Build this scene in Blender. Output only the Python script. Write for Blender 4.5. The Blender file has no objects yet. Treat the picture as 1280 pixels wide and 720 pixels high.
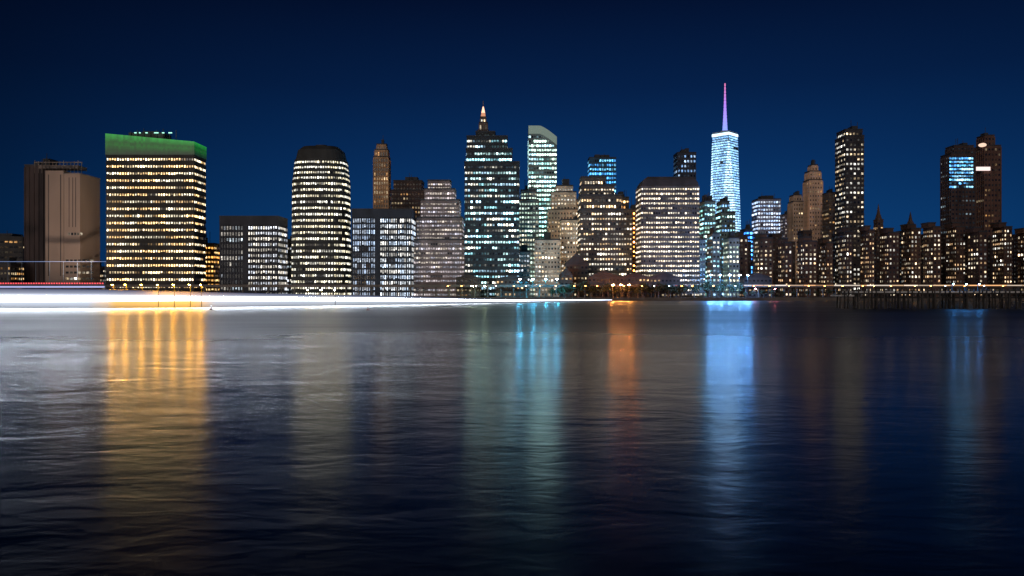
import bpy, math, random
from mathutils import Vector
random.seed(11)
rng = random.Random(5)
scene = bpy.context.scene
COL = scene.collection
CAMZ = 8.0
HZ = 362.0
# survey table helpers: thousandths of distance east / up of the viewing axis -> metres
def X(b, Y): return (b-640.0)/1000.0*Y
def Z(e, Y): return CAMZ+(HZ-e)/1000.0*Y
GZ = 2.0

# ---------------------------------------------------------------- materials
MATS = {}
def nodes_of(m):
    m.use_nodes = True
    nt = m.node_tree
    return nt, nt.nodes, nt.links, nt.nodes["Principled BSDF"]

def wall_mat(col, rough=0.75, scale=0.12, metal=0.0):
    key = ("wall", tuple(col), rough, scale, metal)
    if key in MATS: return MATS[key]
    m = bpy.data.materials.new("facade_surface")
    nt, N, L, P = nodes_of(m)
    geo = N.new("ShaderNodeNewGeometry")
    n1 = N.new("ShaderNodeTexNoise"); n1.inputs["Scale"].default_value = scale; n1.inputs["Detail"].default_value = 5
    mp = N.new("ShaderNodeMapping"); mp.inputs["Scale"].default_value = (1, 1, 0.35)
    L.new(geo.outputs["Position"], mp.inputs["Vector"]); L.new(mp.outputs[0], n1.inputs["Vector"])
    r = N.new("ShaderNodeMapRange"); r.inputs[1].default_value = .3; r.inputs[2].default_value = .7
    r.inputs[3].default_value = .6; r.inputs[4].default_value = 1.35
    L.new(n1.outputs[0], r.inputs[0])
    mx = N.new("ShaderNodeVectorMath"); mx.operation = 'SCALE'; mx.inputs[0].default_value = col
    L.new(r.outputs[0], mx.inputs["Scale"]); L.new(mx.outputs[0], P.inputs["Base Color"])
    P.inputs["Roughness"].default_value = rough
    P.inputs["Metallic"].default_value = metal
    MATS[key] = m
    return m

def window_mat():
    if "win" in MATS: return MATS["win"]
    m = bpy.data.materials.new("lit_window_glass")
    nt, N, L, P = nodes_of(m)
    P.inputs["Base Color"].default_value = (.012, .014, .018, 1)
    P.inputs["Roughness"].default_value = .2
    at = N.new("ShaderNodeAttribute"); at.attribute_name = "glow"
    geo = N.new("ShaderNodeNewGeometry")
    n1 = N.new("ShaderNodeTexNoise"); n1.inputs["Scale"].default_value = .6; n1.inputs["Detail"].default_value = 2
    L.new(geo.outputs["Position"], n1.inputs["Vector"])
    r = N.new("ShaderNodeMapRange"); r.inputs[1].default_value = .36; r.inputs[2].default_value = .68
    r.inputs[3].default_value = .3; r.inputs[4].default_value = 2.2
    L.new(n1.outputs[0], r.inputs[0])
    mx = N.new("ShaderNodeVectorMath"); mx.operation = 'SCALE'
    L.new(at.outputs["Color"], mx.inputs[0]); L.new(r.outputs[0], mx.inputs["Scale"])
    L.new(mx.outputs[0], P.inputs["Emission Color"]); P.inputs["Emission Strength"].default_value = 1.0
    m.cycles.emission_sampling = 'NONE'
    MATS["win"] = m
    return m

def glow_mat(sampling='NONE', key="glow"):
    """emission taken from the mesh's own 'glow' colours"""
    if key in MATS: return MATS[key]
    m = bpy.data.materials.new("vertex_glow")
    nt, N, L, P = nodes_of(m)
    P.inputs["Base Color"].default_value = (.1, .1, .1, 1)
    at = N.new("ShaderNodeAttribute"); at.attribute_name = "glow"
    L.new(at.outputs["Color"], P.inputs["Emission Color"]); P.inputs["Emission Strength"].default_value = 1.0
    m.cycles.emission_sampling = sampling
    MATS[key] = m
    return m

def emit_mat(col, s, sampling='AUTO'):
    key = ("emit", tuple(col), s)
    if key in MATS: return MATS[key]
    m = bpy.data.materials.new("plain_glow")
    nt, N, L, P = nodes_of(m)
    P.inputs["Base Color"].default_value = (.2, .2, .2, 1)
    P.inputs["Emission Color"].default_value = (*col, 1); P.inputs["Emission Strength"].default_value = s
    m.cycles.emission_sampling = sampling
    MATS[key] = m
    return m

# ---------------------------------------------------------------- mesh helpers
def mesh(name, V, F, mat, cols=None, smooth=False):
    me = bpy.data.meshes.new(name)
    me.from_pydata(V, [], F)
    if mat: me.materials.append(mat)
    if cols is not None:
        a = me.color_attributes.new("glow", 'FLOAT_COLOR', 'POINT')
        flat = []
        for c in cols: flat.extend((c[0], c[1], c[2], 1.0))
        a.data.foreach_set("color", flat)
    if smooth:
        for p in me.polygons: p.use_smooth = True
    me.update()
    return me

def root(name, label, cat, loc, group=None):
    o = bpy.data.objects.new(name, None)
    o.location = loc; o.empty_display_size = 2
    o["label"] = label; o["category"] = cat
    if group: o["group"] = group
    COL.objects.link(o)
    return o

def part(name, rt, V, F, mat, cols=None, smooth=False, own_origin=False, label=None):
    b = Vector(rt.location)
    off = Vector((0, 0, 0))
    if own_origin:
        c = Vector((0, 0, 0))
        for v in V: c += Vector(v)
        off = c/len(V)-b
    o = bpy.data.objects.new(name, mesh(name, [tuple(Vector(v)-b-off) for v in V], F, mat, cols, smooth))
    o.location = off
    o.parent = rt
    if label: o["label"] = label
    COL.objects.link(o)
    return o

class Geo:
    def __init__(s): s.V = []; s.F = []; s.C = []
    def box(s, x0, x1, y0, y1, z0, z1, c=None):
        n = len(s.V)
        s.V += [(x0,y0,z0),(x1,y0,z0),(x1,y1,z0),(x0,y1,z0),(x0,y0,z1),(x1,y0,z1),(x1,y1,z1),(x0,y1,z1)]
        s.F += [(n,n+3,n+2,n+1),(n+4,n+5,n+6,n+7),(n,n+1,n+5,n+4),(n+1,n+2,n+6,n+5),(n+2,n+3,n+7,n+6),(n+3,n,n+4,n+7)]
        if c: s.C += [c]*8
    def prism(s, P0, z0, z1, P1=None, c=None):
        P1 = P1 or P0
        n = len(s.V); k = len(P0)
        s.V += [(p[0],p[1],z0) for p in P0]+[(p[0],p[1],z1) for p in P1]
        s.F.append(tuple(n+i for i in range(k-1,-1,-1)))
        s.F.append(tuple(n+k+i for i in range(k)))
        for i in range(k):
            j = (i+1)%k
            s.F.append((n+i,n+j,n+k+j,n+k+i))
        if c: s.C += [c]*(2*k)
    def quad(s, a, b, c, d, cols=None):
        n = len(s.V); s.V += [a,b,c,d]; s.F.append((n,n+1,n+2,n+3))
        if cols: s.C += cols

def circle(cx, cy, r, n=12, ry=None, rot=0):
    ry = ry or r
    return [(cx+r*math.cos(rot+2*math.pi*i/n), cy+ry*math.sin(rot+2*math.pi*i/n)) for i in range(n)]

def offset_poly(P, d):
    cx = sum(p[0] for p in P)/len(P); cy = sum(p[1] for p in P)/len(P)
    out = []
    for p in P:
        dx, dy = p[0]-cx, p[1]-cy
        l = math.hypot(dx, dy)
        out.append((cx+dx*(l+d*1.3)/l, cy+dy*(l+d*1.3)/l))
    return out

# ---------------------------------------------------------------- window styles (light colours, linear)
CREAM = [(1,.74,.44),(1,.84,.6),(.95,.92,.82)]
AMBER = [(1,.45,.09),(1,.52,.14),(1,.66,.26)]
WARM = [(1,.5,.16),(1,.62,.28),(1,.76,.44)]
WHITE = [(.8,.88,1),(1,.92,.8),(.75,.9,1)]
TEAL = [(.35,.78,.88),(.6,.95,.95),(1,.97,.82),(.5,.78,1)]
GREENW = [(.7,.95,.75),(.8,1,.85),(1,.95,.7)]
BLUE = [(.1,.36,1),(.2,.5,1),(.4,.7,1)]
LILAC = [(.88,.76,.78),(.95,.82,.7),(.78,.76,.88)]

def ST(pal, b=1.2, p=.7, fh=5.0, bw=3.6, wf=.7, hf=.5, wall=(.05,.045,.045), bands=True, piers=False, run=.35, var=.7):
    return dict(pal=pal,b=b,p=p,fh=fh,bw=bw,wf=wf,hf=hf,wall=wall,bands=bands,piers=piers,run=run,var=var)

class Building:
    def __init__(s, name, label, cat, cx, cy, st, group=None, cap=100, seed=0):
        s.rt = root(name, label, cat, (cx, cy, GZ), group)
        s.st = st; s.wall = Geo(); s.roof = Geo(); s.W = []; s.cap = cap
        s.r = random.Random(int(cx*100)*7919+int(cy*100)+seed)
    def panel(s, a, b, c, d, st=None, keep=None):
        st = st or s.st
        a,b,c,d = map(Vector,(a,b,c,d))
        L = ((b-a).length+(c-d).length)/2; H = (d-a).length
        nx = max(1, round(L/st['bw'])); nz = max(1, round(H/st['fh']))
        nrm = (b-a).cross(d-a)
        if nrm.length < 1e-6: nrm = (c-d).cross(d-a)
        nrm.normalize(); off = nrm*0.18
        mu = (1-st['wf'])/2; mv = (1-st['hf'])/2
        def at(u, v): return (a*(1-u)+b*u)*(1-v)+(d*(1-u)+c*u)*v
        r = s.r
        for j in range(nz):
            rp = min(.98, max(.03, r.gauss(st['p'], .15)))
            rb = max(.3, r.gauss(1, .22*min(1,st['var']*1.6)))
            lit = r.random() < rp
            tint = r.choice(st['pal'])
            kr = 1.0
            for i in range(nx):
                if r.random() < st['run']: lit = r.random() < rp; kr = math.exp(r.gauss(-.15, st['var']*.7))
                if r.random() < .35: tint = r.choice(st['pal'])
                u0, u1 = (i+mu)/nx, (i+1-mu)/nx
                v0, v1 = (j+mv)/nz, (j+1-mv)/nz
                if lit and r.random() < .3: v0 += (v1-v0)*r.uniform(0,.35)   # half-drawn blinds
                q = [at(u0,v0), at(u1,v0), at(u1,v1), at(u0,v1)]
                if keep and not keep(q): continue
                if lit:
                    k = st['b']*rb*kr*math.exp(r.gauss(-.1, st['var']*.6))
                    if r.random() < .05: k *= 2
                    col = tuple(t*k for t in tint)
                else:
                    k = .1*st['b']*r.random()**2
                    col = tuple(t*k for t in tint)
                s.W.append(([tuple(p+off) for p in q], col, lit))
    def tier(s, P, z0, z1, P1=None, st=None, windows=True, top_blank=1.5, parapet=True):
        st = st or s.st; P1 = P1 or P
        s.wall.prism(P, z0, z1, P1)
        n = len(P); H = z1-z0-top_blank
        if windows and H > 2:
            for i in range(n):
                j = (i+1)%n
                ex, ey = P[j][0]-P[i][0], P[j][1]-P[i][1]
                l = math.hypot(ex, ey)
                if l < .8: continue
                if -ex/l > .3: continue     # rear walls carry no modelled glazing
                t = H/(z1-z0)
                A=(P[i][0],P[i][1],z0); B=(P[j][0],P[j][1],z0)
                C=(P[j][0]*(1-t)+P1[j][0]*t, P[j][1]*(1-t)+P1[j][1]*t, z0+H)
                D=(P[i][0]*(1-t)+P1[i][0]*t, P[i][1]*(1-t)+P1[i][1]*t, z0+H)
                s.panel(A,B,C,D,st)
                if st['piers'] and P1 is P:
                    nx = max(1, round(l/st['bw']))
                    w = st['bw']*(1-st['wf'])*.35
                    nxv = (ey/l, -ex/l)
                    for k in range(nx+1):
                        px = P[i][0]+ex*k/nx; py = P[i][1]+ey*k/nx
                        tx, ty = ex/l*w, ey/l*w
                        o = .55
                        s.wall.prism([(px-tx-nxv[0]*.1,py-ty-nxv[1]*.1),(px-tx+nxv[0]*o,py-ty+nxv[1]*o),(px+tx+nxv[0]*o,py+ty+nxv[1]*o),(px+tx-nxv[0]*.1,py+ty-nxv[1]*.1)], z0, z0+H)
            if st['bands']:
                nz = max(1, round(H/st['fh']))
                for k in range(nz+1):
                    zc = z0+H*k/nz; h = H/nz*(1-st['hf'])*.28
                    t = (zc-z0)/(z1-z0)
                    Q = [(P[i][0]*(1-t)+P1[i][0]*t, P[i][1]*(1-t)+P1[i][1]*t) for i in range(n)]
                    s.wall.prism(offset_poly(Q,.35), max(z0,zc-h), zc+h)
        if parapet: s.roof.prism(offset_poly(P1,.5), z1+.003, z1+1.0)
    def plant(s, x0, x1, y0, y1, z, n=2, tank=False):
        r = s.r; w = x1-x0
        for k in range(n):
            a = x0+w*(.12+.5*r.random()); b = min(x1-w*.08, a+w*(.15+.25*r.random()))
            h = 2.5+3.5*r.random()
            ya = y0+(y1-y0)*.2+k*.7
            s.roof.box(a, b, ya, y0+(y1-y0)*.75, z+1.003, z+1+h)
        for k in range(r.randint(1,3)):
            a = x0+w*(.15+.7*r.random()); s.roof.box(a,a+.35,y0+3,y0+3.35,z+1.003,z+6+5*r.random())
        if tank:
            a = x0+w*(.25+.5*r.random()); yy = y0+(y1-y0)*.4
            s.roof.prism(circle(a,yy,2,10), z+4, z+8); s.roof.prism(circle(a,yy,2.2,10), z+8, z+9.8, circle(a,yy,.2,10))
            for dx in (-1.3,1.3):
                s.roof.box(a+dx-.2,a+dx+.2,yy-1.3,yy-.9,z+1.003,z+4)
    def finish(s, wallcol=None, roofcol=(.05,.05,.055), scale=.12):
        part("wall", s.rt, s.wall.V, s.wall.F, wall_mat(wallcol or s.st['wall'], .75, scale))
        if s.roof.V: part("roof", s.rt, s.roof.V, s.roof.F, wall_mat(roofcol))
        W = s.W; wm = window_mat()
        lit = [i for i in range(len(W)) if W[i][2]]
        s.r.shuffle(lit)
        ind = set(lit[:s.cap])
        for i in ind:
            q, c, _ = W[i]
            part("window", s.rt, q, [(0,1,2,3)], wm, [c]*4, own_origin=True)
        V=[];F=[];C=[]
        for i,(q,c,_) in enumerate(W):
            if i in ind: continue
            n=len(V); V+=q; F.append((n,n+1,n+2,n+3)); C+=[c]*4
        if V:
            o = part("window", s.rt, V, F, wm, C)
            o["kind"] = "stuff"
        return s.rt

def fit(b0, b1, Y, d):
    """front wall x-extent so that front plus visible side wall spans the surveyed bearings"""
    x0, x1 = X(b0,Y), X(b1,Y)
    if b1 < 640: x1 = X(b1, Y+d)
    if b0 > 640: x0 = X(b0, Y+d)
    if x1-x0 < 3:
        x0,x1=X(b0,Y),X(b1,Y)
    return x0, x1

def tower(name, label, Y, d, tiers, st, cap=100, tank=False, plant=2, group=None, cat="building", wallcol=None, finish=True):
    x0,x1 = fit(tiers[0][0], tiers[0][1], Y, d)
    B = Building(name, label, cat, (x0+x1)/2, Y+d/2, st, group, cap)
    z = GZ
    for k,t in enumerate(tiers):
        dd = max(6, d-4*k); yy = Y+1.2*k
        a,b = fit(t[0],t[1],yy,dd)
        zt = Z(t[2],Y)
        B.tier([(a,yy),(b,yy),(b,yy+dd),(a,yy+dd)], z, zt)
        z = zt
    if plant: B.plant(a,b,yy,yy+dd,z,plant,tank)
    if finish: B.finish(wallcol)
    return B, (a,b,yy,yy+dd,z)

# ================================================================ SETTING
def structure(name, V, F, mat):
    o = bpy.data.objects.new(name, mesh(name,V,F,mat)); o["kind"]="structure"; COL.objects.link(o); return o

wm = bpy.data.materials.new("river_water")
nt,N,L,P = nodes_of(wm)
P.inputs["Base Color"].default_value = (.0003,.003,.008,1)
P.inputs["IOR"].default_value = 1.36
P.inputs["Specular Tint"].default_value = (.9,.97,1,1)
geo = N.new("ShaderNodeNewGeometry")
def wnoise(scale, det, rot=0):
    mp = N.new("ShaderNodeMapping"); mp.inputs["Scale"].default_value = scale; mp.inputs["Rotation"].default_value=(0,0,rot)
    L.new(geo.outputs["Position"], mp.inputs["Vector"])
    n = N.new("ShaderNodeTexNoise"); n.inputs["Scale"].default_value = 1; n.inputs["Detail"].default_value = det
    n.inputs["Distortion"].default_value = .6
    L.new(mp.outputs[0], n.inputs["Vector"]); return n
na = wnoise((.5,.9,1),2,.2); nb = wnoise((.08,.14,1),4,-.15); nc = wnoise((.012,.04,1),4)
bp = N.new("ShaderNodeBump"); bp.inputs["Strength"].default_value=.5; bp.inputs["Distance"].default_value=.036
L.new(na.outputs[0], bp.inputs["Height"])
bp2 = N.new("ShaderNodeBump"); bp2.inputs["Strength"].default_value=.5; bp2.inputs["Distance"].default_value=.17
L.new(nb.outputs[0], bp2.inputs["Height"]); L.new(bp.outputs[0], bp2.inputs["Normal"]); L.new(bp2.outputs[0], P.inputs["Normal"])
# calm water near the viewer's bank, wind-ruffled (rougher) water out in the river channel
rr = N.new("ShaderNodeMapRange"); rr.inputs[1].default_value=.3; rr.inputs[2].default_value=.7; rr.inputs[3].default_value=.9; rr.inputs[4].default_value=1.1
L.new(nc.outputs[0], rr.inputs[0])
sy = N.new("ShaderNodeSeparateXYZ"); L.new(geo.outputs["Position"], sy.inputs[0])
ry = N.new("ShaderNodeMapRange"); ry.inputs[1].default_value=35; ry.inputs[2].default_value=260; ry.inputs[3].default_value=.19; ry.inputs[4].default_value=.38
ry.interpolation_type='SMOOTHSTEP'
L.new(sy.outputs["Y"], ry.inputs[0])
mm = N.new("ShaderNodeMath"); mm.operation='MULTIPLY'; L.new(rr.outputs[0],mm.inputs[0]); L.new(ry.outputs[0],mm.inputs[1]); L.new(mm.outputs[0], P.inputs["Roughness"])
structure("water", [(-6000,-300,0),(6000,-300,0),(6000,9000,0),(-6000,9000,0)], [(0,1,2,3)], wm)
structure("ground", [(-5000,578,GZ),(5000,578,GZ),(5000,9000,GZ),(-5000,9000,GZ)], [(0,1,2,3)], wall_mat((.05,.05,.048)))
g=Geo(); g.box(-3000,3000,576.5,578,-.5,GZ-.003); g.box(-3000,3000,576.2,578.3,GZ+.003,GZ+.35)
for i in range(160):
    x=-480+i*6; g.box(x,x+.5,576.0,576.5,-.4,1.7)
structure("quay", g.V,g.F, wall_mat((.16,.13,.11)))
structure("road", [(-3000,584,GZ+.004),(3000,584,GZ+.004),(3000,596,GZ+.004),(-3000,596,GZ+.004)], [(0,1,2,3)], wall_mat((.05,.05,.05)))
g=Geo()
for i in range(110):
    x=-480+i*9; g.quad((x,589.9,GZ+.008),(x+4,589.9,GZ+.008),(x+4,590.1,GZ+.008),(x,590.1,GZ+.008))
structure("road_marking", g.V,g.F, wall_mat((.7,.7,.68)))

# ================================================================ SKYLINE
def concrete_tower():
    Y=640
    B = Building("concrete_tower","beige ribbed concrete tower nearly without windows, machinery on roof","building",X(85,Y),Y+18,ST(WARM,b=.8,p=.5,fh=4,bw=3,wall=(.3,.23,.17)))
    x0,xa,xb,x1 = X(56,Y),X(79,Y),X(81,Y),X(125,Y+30)
    B.wall.box(x0,xa,Y+.8,Y+30,GZ,Z(213,Y)); B.wall.box(xa+.003,xb-.003,Y+1.5,Y+30,GZ,Z(216,Y)); B.wall.box(xb,x1,Y-1,Y+30,GZ,Z(218,Y))
    B.roof.box(X(42,Y),X(92,Y),Y+6,Y+20,Z(213,Y)+2.5,Z(205,Y))
    for i in range(14):
        x=X(38,Y)+i*2.9; B.roof.box(x,x+.4,Y+5.4,Y+5.8,Z(215,Y),Z(199+(i*7)%4,Y)); 
    B.roof.box(X(38,Y),X(98,Y),Y+5.3,Y+5.9,Z(202,Y),Z(201,Y))
    B.roof.box(xb-.3,x1+.3,Y-2,Y+30.3,Z(218,Y)+.003,Z(216.5,Y))
    B.panel((xb+3,Y-1.1,Z(297,Y)),(xb+15,Y-1.1,Z(297,Y)),(xb+15,Y-1.1,Z(288,Y)),(xb+3,Y-1.1,Z(288,Y)),ST(CREAM,b=1.1,p=.8,fh=6,bw=2.4,hf=.35))
    B.panel((xb+1,Y-1.1,Z(352,Y)),(xb+24,Y-1.1,Z(352,Y)),(xb+24,Y-1.1,Z(322,Y)),(xb+1,Y-1.1,Z(322,Y)),ST(CREAM,b=.5,p=.3,fh=5,bw=3.4,hf=.35))
    B.finish((.28,.205,.165),(.2,.16,.14),.015)
    for x in (xb+4,(xb+x1)/2+.5,x1-3.5):
        g=Geo(); g.box(x-.3,x+.3,Y-1.06,Y-1.003,Z(284,Y),Z(222,Y)); part("wall_slot",B.rt,g.V,g.F,wall_mat((.09,.065,.06)))
    for x in (x0+2.5,xa-2.5):
        g=Geo(); g.box(x-.4,x+.4,Y+.74,Y+.797,Z(345,Y),Z(218,Y)); part("wall_slot",B.rt,g.V,g.F,wall_mat((.07,.055,.05)))
    B = Building("slab_tower","dark unlit slab tower with blank walls beside tan tower","building",X(43,Y+36),Y+50,ST(CREAM,b=.3,p=.03,fh=5,bw=4,wall=(.08,.05,.05),piers=True,bands=False))
    a,b=X(31,Y+36),X(60,Y+36)
    B.tier([(a,Y+36),(b,Y+36),(b,Y+60),(a,Y+60)],GZ,Z(207,Y+36),windows=False); B.plant(a,b,Y+36,Y+60,Z(207,Y+36),2)
    for i in range(6):
        x=a+(b-a)*i/5; B.wall.box(x-.35,x+.35,Y+35.4,Y+35.997,GZ,Z(209,Y+36))
    B.finish((.05,.033,.033))
concrete_tower()
tower("office_block","low dark office block with few lit windows",690,30,[(-70,54,297)],ST(WARM,b=.5,p=.18,fh=4.5,bw=4,hf=.35,wall=(.05,.045,.045)))

def green_tower():
    Y=625; d=24
    st=ST([(1,.62,.26),(1,.76,.44),(1,.88,.64)],b=2.2,p=.97,fh=5.5,bw=2.0,wf=.52,hf=.3,wall=(.05,.04,.03),run=.35,var=.7)
    x0,x1=fit(133,257,Y,d)
    B=Building("office_tower","broad office tower with green lit crown and cream window rows","building",(x0+x1)/2,Y+d/2,st)
    zb=Z(194,Y); zt=Z(167,Y); zt2=Z(177,Y)
    B.tier([(x0,Y),(x1,Y),(x1,Y+d),(x0,Y+d)],GZ,zb,parapet=False,top_blank=.5)
    B.roof.box(x0+14,x1-26,Y+7,Y+d-4,zt-3,zt+2.2); B.roof.box(x0+24,x1-32,Y+9,Y+d-6,zt+2.2,zt+3.6)
    for i in range(8):
        x=x0+16+i*5.1; B.roof.box(x,x+.4,Y+6,Y+6.4,zt-3,zt+3+(i%3))
    B.finish((.045,.037,.03),(.08,.1,.08))
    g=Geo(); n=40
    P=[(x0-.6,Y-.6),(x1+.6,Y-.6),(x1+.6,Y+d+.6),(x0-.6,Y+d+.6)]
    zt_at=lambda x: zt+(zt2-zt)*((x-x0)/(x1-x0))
    rows=[(0,(.002,.015,.003)),(.2,(.002,.04,.004)),(.45,(.003,.10,.008)),(.62,(.002,.08,.006)),(.75,(.004,.15,.014)),(1,(.012,.27,.035))]  # floodlight painted as emission, brightest at the top edge
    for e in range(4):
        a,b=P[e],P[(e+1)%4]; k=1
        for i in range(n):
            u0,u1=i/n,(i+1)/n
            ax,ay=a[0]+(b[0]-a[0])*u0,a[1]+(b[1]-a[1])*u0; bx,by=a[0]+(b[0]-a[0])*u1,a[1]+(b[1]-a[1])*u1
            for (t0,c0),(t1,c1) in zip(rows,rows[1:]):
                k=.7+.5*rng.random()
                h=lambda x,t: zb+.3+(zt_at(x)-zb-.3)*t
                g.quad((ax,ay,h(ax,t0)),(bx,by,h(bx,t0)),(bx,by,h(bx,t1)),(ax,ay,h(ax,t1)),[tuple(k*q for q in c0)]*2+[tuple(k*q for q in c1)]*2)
    part("crown",B.rt,g.V,g.F,glow_mat(),g.C,label="green crown band with floodlight painted as glow")
    g=Geo()
    V=[(p[0]+(.4 if p[0]<(x0+x1)/2 else -.4),p[1]+(.4 if p[1]<Y+5 else -.4)) for p in P]
    g.V=[(v[0],v[1],zb+.01) for v in V]+[(v[0],v[1],zt_at(v[0])-.1) for v in V]
    g.F=[(0,1,5,4),(1,2,6,5),(2,3,7,6),(3,0,4,7),(4,5,6,7)]
    part("crown_wall",B.rt,g.V,g.F,wall_mat((.08,.1,.08)))
    g=Geo()
    for (px,w) in ((164,3),(170,2),(178,3),(189,6),(199,3),(207,5)):
        x=X(px,Y); g.box(x,x+w*.55,Y+5,Y+5.5,zt+1.3,zt+2.0)
    part("rooftop_light",B.rt,g.V,g.F,emit_mat((.4,1,.75),1.6,'NONE'))
green_tower()
tower("apartment_block","low amber lit block beside green crowned tower",690,22,[(240,279,305)],ST(AMBER,b=1.6,p=.8,fh=4,bw=2.6,wf=.6,hf=.4,wall=(.25,.14,.05)))

def split_block(label,b0,bs,b1,yt,Y,d,stl,str_,bold=0):
    """box block whose front is divided by a dark service strip and topped by a dark plant band"""
    x0,x1=fit(b0,b1,Y,d); xs=X(bs,Y)
    B=Building("office_block",label,"building",(x0+x1)/2,Y+d/2,stl)
    zt=Z(yt,Y)
    B.wall.box(x0,x1,Y,Y+d,GZ,zt)
    ztop=zt-6.5
    for (a,b,st) in ((x0+.4,xs-1.8,stl),(xs+1.8,x1-.4,str_)):
        B.panel((a,Y-.02,GZ),(b,Y-.02,GZ),(b,Y-.02,ztop),(a,Y-.02,ztop),st)
        nx=max(1,round((b-a)/st['bw']))
        for k in range(nx+1):
            x=a+(b-a)*k/nx; w=.6 if (bold and k%bold==0) else .16
            B.wall.box(x-w,x+w,Y-(.65 if w>.2 else .5),Y-.003,GZ,ztop)
    B.panel((x1,Y,GZ),(x1,Y+d,GZ),(x1,Y+d,ztop),(x1,Y,ztop),str_)
    B.wall.box(xs-1.6,xs+1.6,Y-.75,Y-.004,GZ,zt)
    B.wall.box(x0-.3,x1+.3,Y-.6,Y+d+.3,zt-6.2,zt-.003)
    B.roof.box(x0-.4,x1+.4,Y-.8,Y+d+.4,zt+.003,zt+.8)
    B.finish()
split_block("dark box office block with roof band and pale windows",275,307,359,271,630,26,
   ST(WHITE,b=.4,p=.6,fh=4.8,bw=2.2,wf=.5,hf=.6,wall=(.04,.04,.05),run=.3),ST([(.85,.9,1),(1,.92,.78)],b=.9,p=.9,fh=4.4,bw=1.9,wf=.52,hf=.5,run=.3),bold=5)

def round_tower():
    Y=640
    st=ST([(1,.92,.68),(1,.88,.6),(1,.97,.84)],b=1.4,p=.97,fh=4.8,bw=1.9,wf=.58,hf=.36,wall=(.06,.06,.055),run=.3,var=.6)
    cx=X(402,Y+18); hw=.0352*(Y+18)
    def se(w,dep,n=28,k=3.2):
        out=[]
        for i in range(n):
            t=2*math.pi*i/n+.001
            c,s_=math.cos(t),math.sin(t)
            out.append((cx+math.copysign(abs(c)**(2/k),c)*w, Y+18+math.copysign(abs(s_)**(2/k),s_)*dep))
        return out
    B=Building("round_office_tower","curved office tower with rounded shoulders and cream window bands","building",cx,Y+18,st)
    z1=Z(225,Y); z2=Z(198,Y); z3=Z(185,Y); z4=Z(180,Y)
    B.tier(se(hw,18),GZ,z1,P1=se(hw*.965,17.3),parapet=False,top_blank=.2)
    B.tier(se(hw*.96,17.2),z1,z2,P1=se(hw*.88,16),parapet=False,top_blank=.3)
    B.wall.prism(se(hw*.87,15.8),z2,z3,se(hw*.79,14)); B.wall.prism(se(hw*.78,13.8),z3,z4,se(hw*.62,11))
    B.roof.prism(se(hw*.2,4),z4,z4+2); B.finish((.04,.04,.038))
round_tower()

split_block("wide box office block split by bold dark vertical bands",440,472,519,262,635,26,
   ST([(.55,.72,1),(.7,.82,1)],b=.6,p=.95,fh=4.6,bw=1.8,wf=.55,hf=.7,wall=(.04,.05,.07),run=.3,var=.4),ST([(.65,.8,1),(.85,.93,1),(1,.97,.9)],b=.95,p=.95,fh=4.6,bw=1.8,wf=.55,hf=.62,run=.3,var=.55),bold=4)
tower("masonry_tower","slim brown stone tower with stepped crown and amber glow",880,16,[(467,488,196),(468.5,486.5,187),(471,484,180)],
      ST(WARM,b=.22,p=.5,fh=5,bw=2.6,wf=.45,hf=.6,wall=(.3,.17,.08),piers=True,bands=False),wallcol=(.55,.32,.17),plant=1)
tower("brown_tower","dark brown tower block with scattered lit windows",800,26,[(489,536,238),(492,530,226)],
      ST(WARM,b=.45,p=.3,fh=4.5,bw=3.0,wf=.5,hf=.4,wall=(.08,.05,.045)))
tower("setback_tower","lilac brown office slab with shallow setbacks and dense windows",650,30,[(517,583,300),(521,580,272),(526,576,250),(531,570,236),(535,564,225)],
      ST(LILAC,b=.45,p=.95,fh=3.6,bw=2.0,wf=.72,hf=.42,wall=(.25,.19,.18),bands=True,var=.5),plant=0)

B,(a,b,y0,y1,z)=tower("glass_tower","bulky dark glass tower with uneven flat steps and white office lights",645,26,[(581,649,203),(583,640,186),(584,634,170),(595,619,164)],
      ST(TEAL,b=1.8,p=.55,fh=4.6,bw=2.2,wf=.66,hf=.36,wall=(.04,.048,.052),run=.4,var=.85),plant=0,finish=False)
B.finish()
def spire_tower():
    Y=930
    st=ST(CREAM,b=.7,p=.6,fh=6,bw=3,wf=.5,hf=.6,wall=(.3,.2,.14),piers=True,bands=False)
    B,(a,b,y0,y1,z)=tower("spire_tower","slim stone tower with small glowing pyramid tip and mast",Y,14,[(597,611,163),(599,609.5,153),(600.5,607.5,146)],st,plant=0,finish=False)
    B.finish((.25,.17,.13))
    cx=(a+b)/2; cy=(y0+y1)/2
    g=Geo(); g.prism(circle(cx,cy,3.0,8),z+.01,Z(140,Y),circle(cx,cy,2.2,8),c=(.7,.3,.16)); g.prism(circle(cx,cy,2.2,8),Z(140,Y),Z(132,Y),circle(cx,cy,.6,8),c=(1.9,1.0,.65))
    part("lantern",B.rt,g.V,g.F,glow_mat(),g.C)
    g=Geo(); g.prism(circle(cx,cy,.5,6),Z(132,Y),Z(125,Y)); part("mast",B.rt,g.V,g.F,wall_mat((.3,.25,.25)))
spire_tower()

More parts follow.
